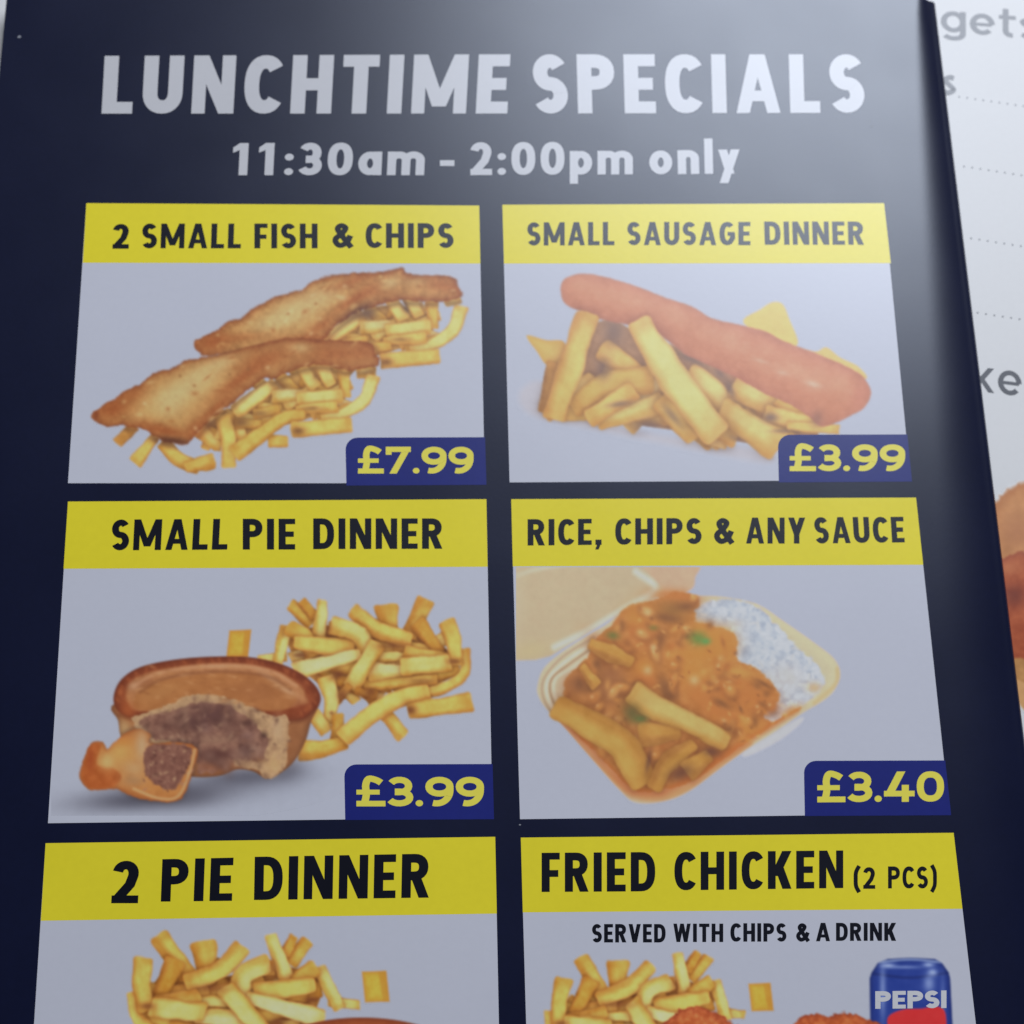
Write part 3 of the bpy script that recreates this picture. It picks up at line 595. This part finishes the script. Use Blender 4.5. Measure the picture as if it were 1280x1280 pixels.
PANEL = np.array([.635, .645, .725])
def print_picture(c, names, parent, white_lin, albedo=PANEL, base=0.0):
    ny, nx = c.ids.shape
    P = unproject(c.X, c.Y, base); P[..., 2] = base+LAY['pic']; P = P*MM
    alb = lin(np.clip(c.rgb, 0, 255))/white_lin*albedo
    alb = np.clip(np.where(alb > .78, .78+.14*(1-np.exp(-(np.maximum(alb, .78)-.78)/.30)), alb), .004, .93)
    keep = c.cov > .004
    k = keep.copy(); k[1:] |= keep[:-1]; k[:-1] |= keep[1:]; k[:, 1:] |= keep[:, :-1]; k[:, :-1] |= keep[:, 1:]
    quad = k[:-1, :-1] & k[1:, :-1] & k[:-1, 1:] & k[1:, 1:]
    # unassigned soft border cells go to the nearest painted thing
    ids = c.ids.copy()
    for _ in range(40):
        z = (ids == 0) & k
        if not z.any(): break
        for sh, ax in ((1, 0), (-1, 0), (1, 1), (-1, 1)):
            r = np.roll(ids, sh, ax); ids = np.where((ids == 0) & k, r, ids)
    cid = ids[:-1, :-1]
    for ident, name in names.items():
        sel = quad & (cid == ident)
        iy, ix = np.nonzero(sel)
        if not len(iy): continue
        a = iy*nx+ix; f = np.stack([a, a+nx, a+nx+1, a+1], 1)
        u, inv = np.unique(f.ravel(), return_inverse=True)
        me = bpy.data.meshes.new(name); me.from_pydata(P.reshape(-1, 3)[u].tolist(), [], inv.reshape(-1, 4).tolist()); me.update()
        at = me.color_attributes.new('Col', 'FLOAT_COLOR', 'POINT')
        cc = np.ones((len(u), 4), np.float32); cc[:, :3] = alb.reshape(-1, 3)[u]; at.data.foreach_set('color', cc.ravel())
        link(name, me, 'picture', parent)

# ----------------------------------------------------------------- lettering: every glyph is built from strokes and slabs
def arc(cx, cy, rx, ry, a0, a1, n=14, e=2.0):
    out = []
    for i in range(n+1):
        t = math.radians(a0+(a1-a0)*i/n); c_, s_ = math.cos(t), math.sin(t)
        out.append((cx+rx*math.copysign(abs(c_)**(2/e), c_), cy+ry*math.copysign(abs(s_)**(2/e), s_)))
    return out
def stroke_quads(pts, w, closed=False):
    p = np.array(pts, float)
    keep = [0]+[i for i in range(1, len(p)) if np.hypot(*(p[i]-p[i-1])) > 1e-4]; p = p[keep]
    if closed and np.hypot(*(p[0]-p[-1])) < 1e-4: p = p[:-1]
    n = len(p); L = []; R = []
    for i in range(n):
        a = p[i-1] if (i > 0 or closed) else None; b = p[(i+1) % n] if (i < n-1 or closed) else None
        d0 = (p[i]-a)/np.hypot(*(p[i]-a)) if a is not None else None
        d1 = (b-p[i])/np.hypot(*(b-p[i])) if b is not None else None
        if d0 is None: d0 = d1
        if d1 is None: d1 = d0
        n0 = np.array([-d0[1], d0[0]]); n1 = np.array([-d1[1], d1[0]]); mm = n0+n1; mm /= np.hypot(*mm)+1e-9
        k = min(1/max(mm@n0, .35), 2.2)
        L.append(p[i]+mm*w/2*k); R.append(p[i]-mm*w/2*k)
    polys = []
    for i in range(n if closed else n-1):
        j = (i+1) % n; polys.append([R[i], R[j], L[j], L[i]])
    return polys
def slab(x0, x1, hw, y0=1.0, y1=0.0):
    return [[(x1-hw, y1), (x1+hw, y1), (x0+hw, y0), (x0-hw, y0)]]
def rect(x0, y0, x1, y1): return [[(x0, y0), (x1, y0), (x1, y1), (x0, y1)]]

def glyph(ch, s, wd):
    """polygons of one glyph (cap height 1) and its width; s stroke, wd width factor"""
    a = s/2; G = []
    def W(v): return v*wd
    def st(p, closed=False): G.append(stroke_quads(p, s, closed))
    def ad(p): G.append(p)
    E = 2.35 if s < .24 else 2.05
    if ch in 'LEFT':
        w = W({'L': .52, 'E': .54, 'F': .52, 'T': .62}[ch]); hs = s*.88
        if ch == 'T': ad(rect(w/2-a, 0, w/2+a, 1-hs*.5)); ad(rect(0, 1-hs, w, 1))
        else:
            ad(rect(0, 0, s, 1))
            if ch in 'LE': ad(rect(a, 0, w, hs))
            if ch in 'EF': ad(rect(a, 1-hs, w, 1)); ad(rect(a, .5-hs*.5+(0 if ch == 'E' else -.03), w*.92, .5+hs*.5+(0 if ch == 'E' else -.03)))
    elif ch == 'I': w = s; ad(rect(0, 0, s, 1))
    elif ch == 'H': w = W(.70); ad(rect(0, 0, s, 1)); ad(rect(w-s, 0, w, 1)); ad(rect(a, .5-a*.9, w-a, .5+a*.9))
    elif ch == 'N': w = W(.72); ad(rect(0, 0, s*.92, 1)); ad(rect(w-s*.92, 0, w, 1)); ad(slab(s*.52, w-s*.52, s*.52))
    elif ch == 'M':
        w = W(.94); ad(rect(0, 0, s*.9, 1)); ad(rect(w-s*.9, 0, w, 1)); ad(slab(s*.5, w/2, s*.48, 1, .12)); ad(slab(w-s*.5, w/2, s*.48, 1, .12))
    elif ch == 'A': w = W(.76); ad(slab(w/2-.015, s*.46, s*.46)); ad(slab(w/2+.015, w-s*.46, s*.46)); ad(rect(w*.24, .20, w*.76, .20+s*.8))
    elif ch == 'V': w = W(.74); ad(slab(s*.52, w/2-.01, s*.52)); ad(slab(w-s*.52, w/2+.01, s*.52))
    elif ch == 'W':
        w = W(1.06)
        for x0, x1 in ((s*.5, w*.29), (w*.5, w*.29), (w*.5, w*.71), (w-s*.5, w*.71)): ad(slab(x0, x1, s*.47))
    elif ch == 'Y': w = W(.72); ad(rect(w/2-a, 0, w/2+a, .46)); ad(slab(s*.54, w/2, s*.54, 1, .36)); ad(slab(w-s*.54, w/2, s*.54, 1, .36))
    elif ch == 'K': w = W(.70); ad(rect(0, 0, s, 1)); ad(slab(w-s*.58, s*.9, s*.60, 1, .34)); ad(slab(s*1.35, w-s*.56, s*.58, .62, 0))
    elif ch == 'C': w = W(.70); st(arc(w/2, .5, w/2-a, .5-a, 40 if s < .24 else 47, 320 if s < .24 else 313, 24, E))
    elif ch == 'G': w = W(.70); st(arc(w/2, .5, w/2-a, .5-a, 46, 300, 22, E)+[(w-a, .30), (w-a, .52)]); ad(rect(w*.52, .40, w-a*.2, .40+s*.85))
    elif ch in 'O0': w = W(.70 if ch == 'O' else .66); st(arc(w/2, .5, w/2-a, .5-a, 0, 360, 30, E)[:-1], True)
    elif ch == 'D': w = W(.70); ad(rect(0, 0, s, 1)); st([(a, 1-a)]+arc(w*.40, .5, w*.60-a, .5-a, 90, -90, 16, 2.5)+[(a, a)])
    elif ch == 'U': w = W(.68); st([(a, 1)]+arc(w/2, .36, w/2-a, .36-a, 180, 360, 14, 2.2)+[(w-a, 1)])
    elif ch in 'PR':
        w = W(.64 if ch == 'P' else .68); ad(rect(0, 0, s, 1)); m = .70; r = .30
        st([(a, 1-a)]+arc(w*.46, m, w*.54-a-(.02 if ch == 'R' else 0), r-a, 90, -90, 12, 2.3)+[(a, m-r+a)])
        if ch == 'R': ad(slab(w*.50, w-s*.54, s*.54, .50, 0))
    elif ch == 'S':
        w = W(.60); ry = (.5-a)/2; rx = w/2-a
        st(arc(w/2, .5+ry, rx*.97, ry, 30, 262, 20)+arc(w/2, .5-ry, rx, ry, 82, -150, 20))
    elif ch == '&':
        w = W(.74)
        st(spline([(w-.02, .02), (w*.55, .42), (w*.26, .76), (w*.44, 1-a), (w*.66, .80), (w*.48, .58), (w*.18, .40), (a*1.0, .24), (w*.38, a), (w*.72, .22), (w*.92, .50)], False, 5))
    elif ch == '2': w = W(.60); st(arc(w*.48, .70, w*.48-a*.95, .30-a, 168, -22, 14, 2.1)+[(w*.66, .44), (s*.55, s*.5)]); ad(rect(0, 0, w, s*.92))
    elif ch == '3':
        w = W(.60); ry = (.52-a)/2
        st(arc(w*.46, 1-a-ry, w*.50-a, ry, 152, -90, 14, 2.1)+[(w*.28, 1-a-2*ry)]); st([(w*.28, a+2*ry-.02)]+arc(w*.46, a+ry-.01, w*.54-a, ry-.01, 90, -155, 14, 2.1))
    elif ch == '4': w = W(.74); ad(slab(w*.56, s*.62, s*.60, 1, .20)); ad(rect(0, .18, w, .18+s*.9)); ad(rect(w*.58, 0, w*.58+s, .56))
    elif ch == '7': w = W(.66); ad(rect(0, 1-s*.95, w, 1)); ad(slab(w-s*.56, w*.24+s*.2, s*.56, 1-s*.3, 0)); ad(rect(0, .70, s*.9, 1-s*.4))
    elif ch == '9':
        w = W(.66); st(arc(w/2, .665, w/2-a, .335-a, 0, 360, 24, 2.1)[:-1], True); st([(w-a, .66)]+arc(w*.40, .56, w*.60-a, .56-a, 0, -105, 12, 2.1))
    elif ch == '1': w = W(.40); ad(rect(w-s, 0, w, 1)); ad([[(0, .70), (w-s*.5, .84), (w-s*.5, 1), (w-s, 1), (0, .86)]])
    elif ch == '£':
        w = W(.68); st(spline([(w-a*1.2, .80), (w*.66, 1-a), (w*.42, .93), (w*.32, .72), (w*.34, .40), (w*.28, .10)], False, 5)); ad(rect(0, 0, w, s*.92)); ad(rect(0, .40, w*.80, .40+s*.8))
    elif ch == '.': w = s*1.05; ad([[(w/2+w/2*math.cos(t), w/2+w/2*math.sin(t)) for t in np.linspace(0, 6.283, 13)[:-1]]])
    elif ch == ':':
        w = s*1.05
        for y in (w/2, .56): ad([[(w/2+w/2*math.cos(t), y+w/2*math.sin(t)) for t in np.linspace(0, 6.283, 13)[:-1]]])
    elif ch == ',': w = s*1.05; ad(rect(0, 0, w, s)); ad(slab(w*.62, w*.25, s*.3, .05, -.18))
    elif ch == '-': w = .34; ad(rect(0, .28, w, .28+s*.85))
    elif ch == '(': w = W(.34); st(spline([(w-a*.6, 1.06), (a*1.2, .78), (a, .45), (a*1.2, .12), (w-a*.6, -.16)], False, 4))
    elif ch == ')': w = W(.34); st(spline([(a*.6, 1.06), (w-a*1.2, .78), (w-a, .45), (w-a*1.2, .12), (a*.6, -.16)], False, 4))
    # lower case, x-height .72
    elif ch == 'o': w = W(.62); st(arc(w/2, .36, w/2-a, .36-a, 0, 360, 26)[:-1], True)
    elif ch in 'apg':
        w = W(.62)
        st(arc(w/2, .36, w/2-a, .36-a, 0, 360, 24)[:-1], True)
        if ch == 'a': ad(rect(w-s, 0, w, .72))
        if ch == 'p': ad(rect(0, -.28, s, .72))
        if ch == 'g': st([(w-a, .72), (w-a, .0)]+arc(w/2, -.04, w/2-a, .24-a, 0, -150, 10))
    elif ch in 'mn':
        w = W(.58 if ch == 'n' else .98); ad(rect(0, 0, s, .72)); k = (w-s)/(1 if ch == 'n' else 2)
        for i in range(1 if ch == 'n' else 2):
            x = a+k*i; st([(x, .34)]+arc(x+k/2, .46, k/2, .26-a, 180, 0, 12)+[(x+k, 0)])
    elif ch == 'l': w = s; ad(rect(0, 0, s, 1.06))
    elif ch == 'y': w = W(.58); ad(slab(s*.52, w/2+.02, s*.52, .72, 0)); ad(slab(w-s*.52, w*.24, s*.52, .72, -.28))
    elif ch == 'e': w = W(.62); ad(rect(a, .36-s*.42, w-a, .36+s*.30)); st(arc(w/2, .36, w/2-a, .36-a, 0, 318, 26))
    elif ch == 't': w = W(.42); ad(rect(0, .72-s*.85, w, .72)); st([(w*.40, .94), (w*.40, .22)]+arc(w*.40+.14, .21, .14, .21-a, 180, 285, 6))
    elif ch == 's': w = W(.50); st(spline([(w-a*.9, .60), (w*.55, .72-a), (a*1.05, .55), (w*.48, .38), (w-a, .19), (w*.46, a), (a*.7, .13)], False, 5))
    elif ch == 'k': w = W(.56); ad(rect(0, 0, s, 1.02)); ad(slab(w-s*.6, s*.9, s*.60, .72, .22)); ad(slab(s*1.3, w-s*.58, s*.58, .46, 0))
    else: w = .4
    out = [q for g in G for q in g]
    if ch in 'CSG239e': w = max(p_[0] for q in out for p_ in q)
    return out, w

def word(text, s, wd, gap):
    x = 0; polys = []
    for i, ch in enumerate(text):
        p, w = glyph(ch, s, wd)
        g = gap*(.35 if ch in 'AVYWLT' and i+1 < len(text) and text[i+1] in 'AVYT' else 1)
        if ch == '1': g = gap*1.9
        for q in p: polys.append([(x+a_, b_) for a_, b_ in q])
        x += w+g
    return polys, x-g
def lettering(name, words, mat, parent, s=.25, wd=.96, gap=.10, base=0.0, lab=None):
    """words: (text, x_left, x_right, y_top, y_base[, y_top2, y_base2, lean]) in photo pixels; cap line and baseline per end"""
    V = []; F = []; n = 0
    for wv in words:
        text, xl, xr, yt, yb = wv[:5]; yt2, yb2 = (wv[5], wv[6]) if len(wv) > 6 else (yt, yb); lean = wv[7] if len(wv) > 7 else 0
        polys, tot = word(text, s, wd, gap)
        for poly in polys:
            pts = []
            for u, v in poly:
                f = u/tot; b_ = yb+(yb2-yb)*f; t_ = yt+(yt2-yt)*f
                pts.append((xl+(xr-xl)*f+lean*v, b_+(t_-b_)*v))
            q = unproject([p[0] for p in pts], [p[1] for p in pts], base)
            ar = sum(q[i-1][0]*q[i][1]-q[i][0]*q[i-1][1] for i in range(len(q)))
            if ar < 0: q = q[::-1]
            k = len(V); n += 1
            for p in q: V.append((p[0]*MM, p[1]*MM, (base+LAY['text']+(n % 29)*.0004)*MM))
            F.append(tuple(range(k, k+len(q))))
    o = link(name, mesh(name, V, F), mat, parent)
    if lab: o['label'] = lab
    return o

# ----------------------------------------------------------------- table and the page underneath
PAGE_Z = -4.3
tb = mesh('table_top', [(x*.35, y*.32-.03, (PAGE_Z-.4+z)*MM) for z in (-20, 0) for x, y in ((-1, -1), (1, -1), (1, 1), (-1, 1))],
          [(0, 3, 2, 1), (4, 5, 6, 7), (0, 1, 5, 4), (1, 2, 6, 5), (2, 3, 7, 6), (3, 0, 4, 7)])
o = link('table_top', tb, 'table'); o['kind'] = 'structure'

page = empty('menu_page', 'white menu page with grey words and dotted price lines under the navy leaflet', 'menu page')
page.location = (0, 0, PAGE_Z*MM)
def page_part(o):
    o.matrix_parent_inverse = page.matrix_world.inverted(); return o
bpy.context.view_layer.update()
an = math.radians(-8); ca, sa = math.cos(an), math.sin(an)
nx_, ny_ = 40, 30; V = []; F = []
for j in range(ny_+1):
    for i in range(nx_+1):
        x = (i/nx_-.5)*300; y = (j/ny_-.5)*250
        V.append(((x*ca-y*sa+12)*MM, (x*sa+y*ca-25)*MM, PAGE_Z*MM))
for j in range(ny_):
    for i in range(nx_):
        k = j*(nx_+1)+i; F.append((k, k+1, k+nx_+2, k+nx_+1))
pg = link('paper_sheet', mesh('paper_sheet', V, F), 'page', page)
so = pg.modifiers.new('thickness', 'SOLIDIFY'); so.thickness = .00015; so.offset = -1
page_part(pg)
z0 = PAGE_Z
page_part(lettering('lettering', [('gets', 1176, 1300, 3, 39, 12, 50)], 'sheen_pale_grey_ink', page, .145, 1.0, .10, z0))
page_part(lettering('lettering', [('s', 1178, 1195, 84, 119)], 'sheen_pale_grey_ink', page, .17, 1.0, .10, z0))
page_part(lettering('lettering', [('ke', 1216, 1277, 446, 488, 453, 496)], 'grey_ink', page, .135, 1.0, .10, z0))
for (xa, ya, xb, yb) in [(1199, 121, 1400, 150), (1205, 208, 1400, 238), (1214, 298, 1400, 327), (1222, 391, 1400, 418)]:
    V = []; F = []; n = int((xb-xa)/10)
    for i in range(n):
        px = xa+(xb-xa)*i/n; py = ya+(yb-ya)*i/n; q = unproject(np.array(px), np.array(py), z0); k = len(V)
        for t in np.linspace(0, 6.283, 9)[:-1]: V.append(((q[0]+.17*math.cos(t))*MM, (q[1]+.17*math.sin(t))*MM, (z0+LAY['text'])*MM))
        F.append(tuple(range(k, k+8)))
    page_part(link('dotted_line', mesh('dotted_line', V, F), 'sheen_pale_grey_ink', page))
cv, nm = paint_burger()
before = set(bpy.data.objects)
print_picture(cv, nm, page, lin(cv.white), .82, z0)
for o in set(bpy.data.objects)-before: page_part(o)

# ----------------------------------------------------------------- the navy leaflet: one folded sheet, its right-hand fold rolled down
leaf = empty('menu_leaflet', 'folded navy takeaway leaflet of lunchtime specials with yellow headed dish panels', 'menu leaflet')
leaf.location = (0, 0, 0)
XL, YT, YB = -79.9, 40.0, -150.0
def profile(y):
    f = min(max((YT-y)/120, 0), 1)
    x0 = 73.4-8*f**.7; xe = 76.2
    k = (1.1+.5*f)/(xe-x0)**2
    top = [(x, 0.0) for x in np.linspace(XL, x0, 24)]
    for x in np.linspace(x0, xe, 12)[1:]: top.append((x, -k*(x-x0)**2))
    zl = -k*(xe-x0)**2; zb = -3.9; zc = (zl+zb)/2; r = (zl-zb)/2
    for t in np.linspace(70, -90, 12): top.append((xe+.1+r*math.cos(math.radians(t))*.95, zc+r*math.sin(math.radians(t))))
    for x in np.linspace(xe-1, XL+1.5, 20): top.append((x, zb))
    return top
ys = np.linspace(YT, YB, 60); V = []; F = []; n = len(profile(0))
for y in ys:
    for x, z in profile(y): V.append((x*MM, y*MM, z*MM))
for j in range(len(ys)-1):
    for i in range(n-1):
        k = j*n+i; F.append((k, k+n, k+n+1, k+1))
sh = link('folded_sheet', mesh('folded_sheet', V, F), 'navy', leaf)
for p in sh.data.polygons: p.use_smooth = True
so = sh.modifiers.new('thickness', 'SOLIDIFY'); so.thickness = .00018; so.offset = -1
es = sh.modifiers.new('crisp_edges', 'EDGE_SPLIT'); es.split_angle = math.radians(40)

lettering('title_lettering', [('LUNCHTIME', 127, 634, 70, 142, 68, 142, 4), ('SPECIALS', 667, 1081, 68, 142, 68, 141, -2)], 'letter_white', leaf, .228, .92, .155)
lettering('time_lettering', [('11:30am', 290, 530, 179, 219, 178, 219, 2), ('-', 550, 568, 178, 219), ('2:00pm', 588, 791, 178, 219, 177, 218), ('only', 812, 925, 177, 218, 175, 217, -1)], 'letter_white', leaf, .205, .90, .135)

panels = [
 # corners TL TR BR BL, band bottom left/right, heading words, tag (left, top), price words, painter
 dict(c=[(108, 254), (599, 257), (606, 604), (85, 604)], band=((103.5, 328.5), (600.5, 329.5)),
      head=[('2', 140.5, 161, 280, 311, 280, 311, 1), ('SMALL', 177, 301, 279.5, 310.5, 279.5, 310.5, 1), ('FISH', 318, 397, 279.5, 310.5), ('&', 416, 440, 279, 310), ('CHIPS', 457, 567, 279, 310)],
      tag=(432, 547), price=('£7.99', 447.5, 592, 558.5, 592), fn=paint_fish, lab='panel of fried fish and chips at 7.99'),
 dict(c=[(628, 256), (1105, 254), (1138, 600), (637, 603)], band=((630, 329.5), (1113.5, 329)),
      head=[('SMALL', 659, 768, 278, 307, 277.5, 306.5), ('SAUSAGE', 784, 938, 277.5, 306.5), ('DINNER', 956, 1080, 277, 306, 277, 306, -1)],
      tag=(972.5, 543.5), price=('£3.99', 987, 1131.5, 555.5, 589), fn=paint_sausage, lab='panel of sausage and chips at 3.99'),
 dict(c=[(85, 627), (608, 624), (615.5, 1022), (60, 1029)], band=((79.5, 711), (609.5, 708.5)),
      head=[('SMALL', 138.5, 284, 649.5, 688, 648.5, 687, 2), ('PIE', 303.5, 369, 648.5, 687), ('DINNER', 391.5, 553, 648, 686.5, 648, 686)],
      tag=(430.5, 955.5), price=('£3.99', 445.5, 605, 971, 1008), fn=paint_pie_dinner, lab='panel of broken meat pie and chips at 3.99'),
 dict(c=[(639, 624), (1145, 622), (1187, 1017), (650, 1024)], band=((641, 708), (1154, 706)),
      head=[('RICE,', 659.5, 752, 649, 682, 648.5, 681), ('CHIPS', 769, 877, 648, 681, 647.5, 680), ('&', 893, 916, 647.5, 680), ('ANY', 932.5, 1006.5, 647, 679.5), ('SAUCE', 1019, 1131, 646.5, 679.5, 646, 678, -2)],
      tag=(1005, 951), price=('£3.40', 1021.5, 1180, 965, 1003, 964, 1002), fn=paint_curry, lab='panel of curry tub with rice and chips at 3.40'),
 dict(c=[(57, 1054), (619, 1046), (628, 1500), (28, 1508)], band=((51, 1151), (621, 1142)),
      head=[('2', 139, 172.5, 1076, 1129, 1076, 1129, 3), ('PIE', 201, 290, 1074, 1127, 1072, 1126, 2), ('DINNER', 317.5, 536, 1071, 1125, 1067, 1122, 1)],
      tag=None, price=None, fn=paint_two_pies, lab='panel of two pies and chips'),
 dict(c=[(651, 1047), (1192, 1041), (1244, 1488), (664, 1498)], band=((653.5, 1140.5), (1203, 1136)),
      head=[('FRIED', 677, 819, 1066, 1115, 1065, 1114), ('CHICKEN', 843, 1054, 1065, 1113, 1063, 1110)],
      small=[('(2', 1067, 1094, 1084, 1111), ('PCS)', 1110, 1171, 1083, 1110.5)],
      sub=[('SERVED', 740, 832, 1155, 1178), ('WITH', 841.5, 904, 1154.5, 1177.5), ('CHIPS', 913, 983, 1154, 1177), ('&', 995.5, 1011, 1154, 1177), ('A', 1020, 1037.5, 1153.5, 1176.5), ('DRINK', 1045, 1120, 1153.5, 1176)],
      tag=None, price=None, fn=paint_chicken, lab='panel of fried chicken with chips and a drink can'),
]
for d in panels:
    tl, tr, br, bl = d['c']
    pn = print_poly('dish_panel', [tl, tr, br, bl], 'white', leaf, 'panel'); pn['label'] = d['lab']
    print_poly('heading_band', [tl, tr, d['band'][1], d['band'][0]], 'yellow', pn, 'band')
    lettering('heading_lettering', d['head'], 'ink', pn, .200, .86, .125)
    if 'small' in d: lettering('heading_lettering', d['small'], 'ink', pn, .19, .92, .13)
    if 'sub' in d: lettering('caption_lettering', d['sub'], 'ink', pn, .21, .90, .12)
    cv, nm = d['fn'](); print_picture(cv, nm, pn, lin(cv.white))
    if d['tag']:
        x, y = d['tag']; r = 15; f = (br[1]-y)/(br[1]-tr[1]); xr = br[0]+(tr[0]-br[0])*f
        ln = (bl[0]-tl[0])/(bl[1]-tl[1])*.3
        pts = [(x+r-r*math.cos(t), y+r-r*math.sin(t)) for t in np.linspace(0, math.pi/2, 8)]+[(xr+1.5, y-.5), (br[0]+2, br[1]+2), (x+1, br[1]+3)]
        print_poly('price_tag', pts, 'blue', pn, 'tag')
        lettering('price_lettering', [d['price']], 'price', pn, .205, 1.20, .060)
    if d['fn'] is paint_chicken:
        lettering('can_lettering', [('PEPSI', 1094, 1183, 1239, 1261, 1238, 1260)], 'can_white', pn, .25, 1.15, .08)
# small scuffs on the cover
for px, py, r in [(24, 46, .32), (1090, 158, .22), (1088, 151, .15), (650, 1031, .16)]:
    q = unproject(np.array(float(px)), np.array(float(py))); rs = random.Random(px)
    V = [((q[0]+r*rs.uniform(.6, 1.3)*math.cos(t))*MM, (q[1]+r*rs.uniform(.4, .9)*math.sin(t))*MM, .00003) for t in np.linspace(0, 6.283, 9)[:-1]]
    link('scuff_mark', mesh('scuff_mark', V, [tuple(range(8))]), 'fleck' if px < 700 else 'ink', leaf)
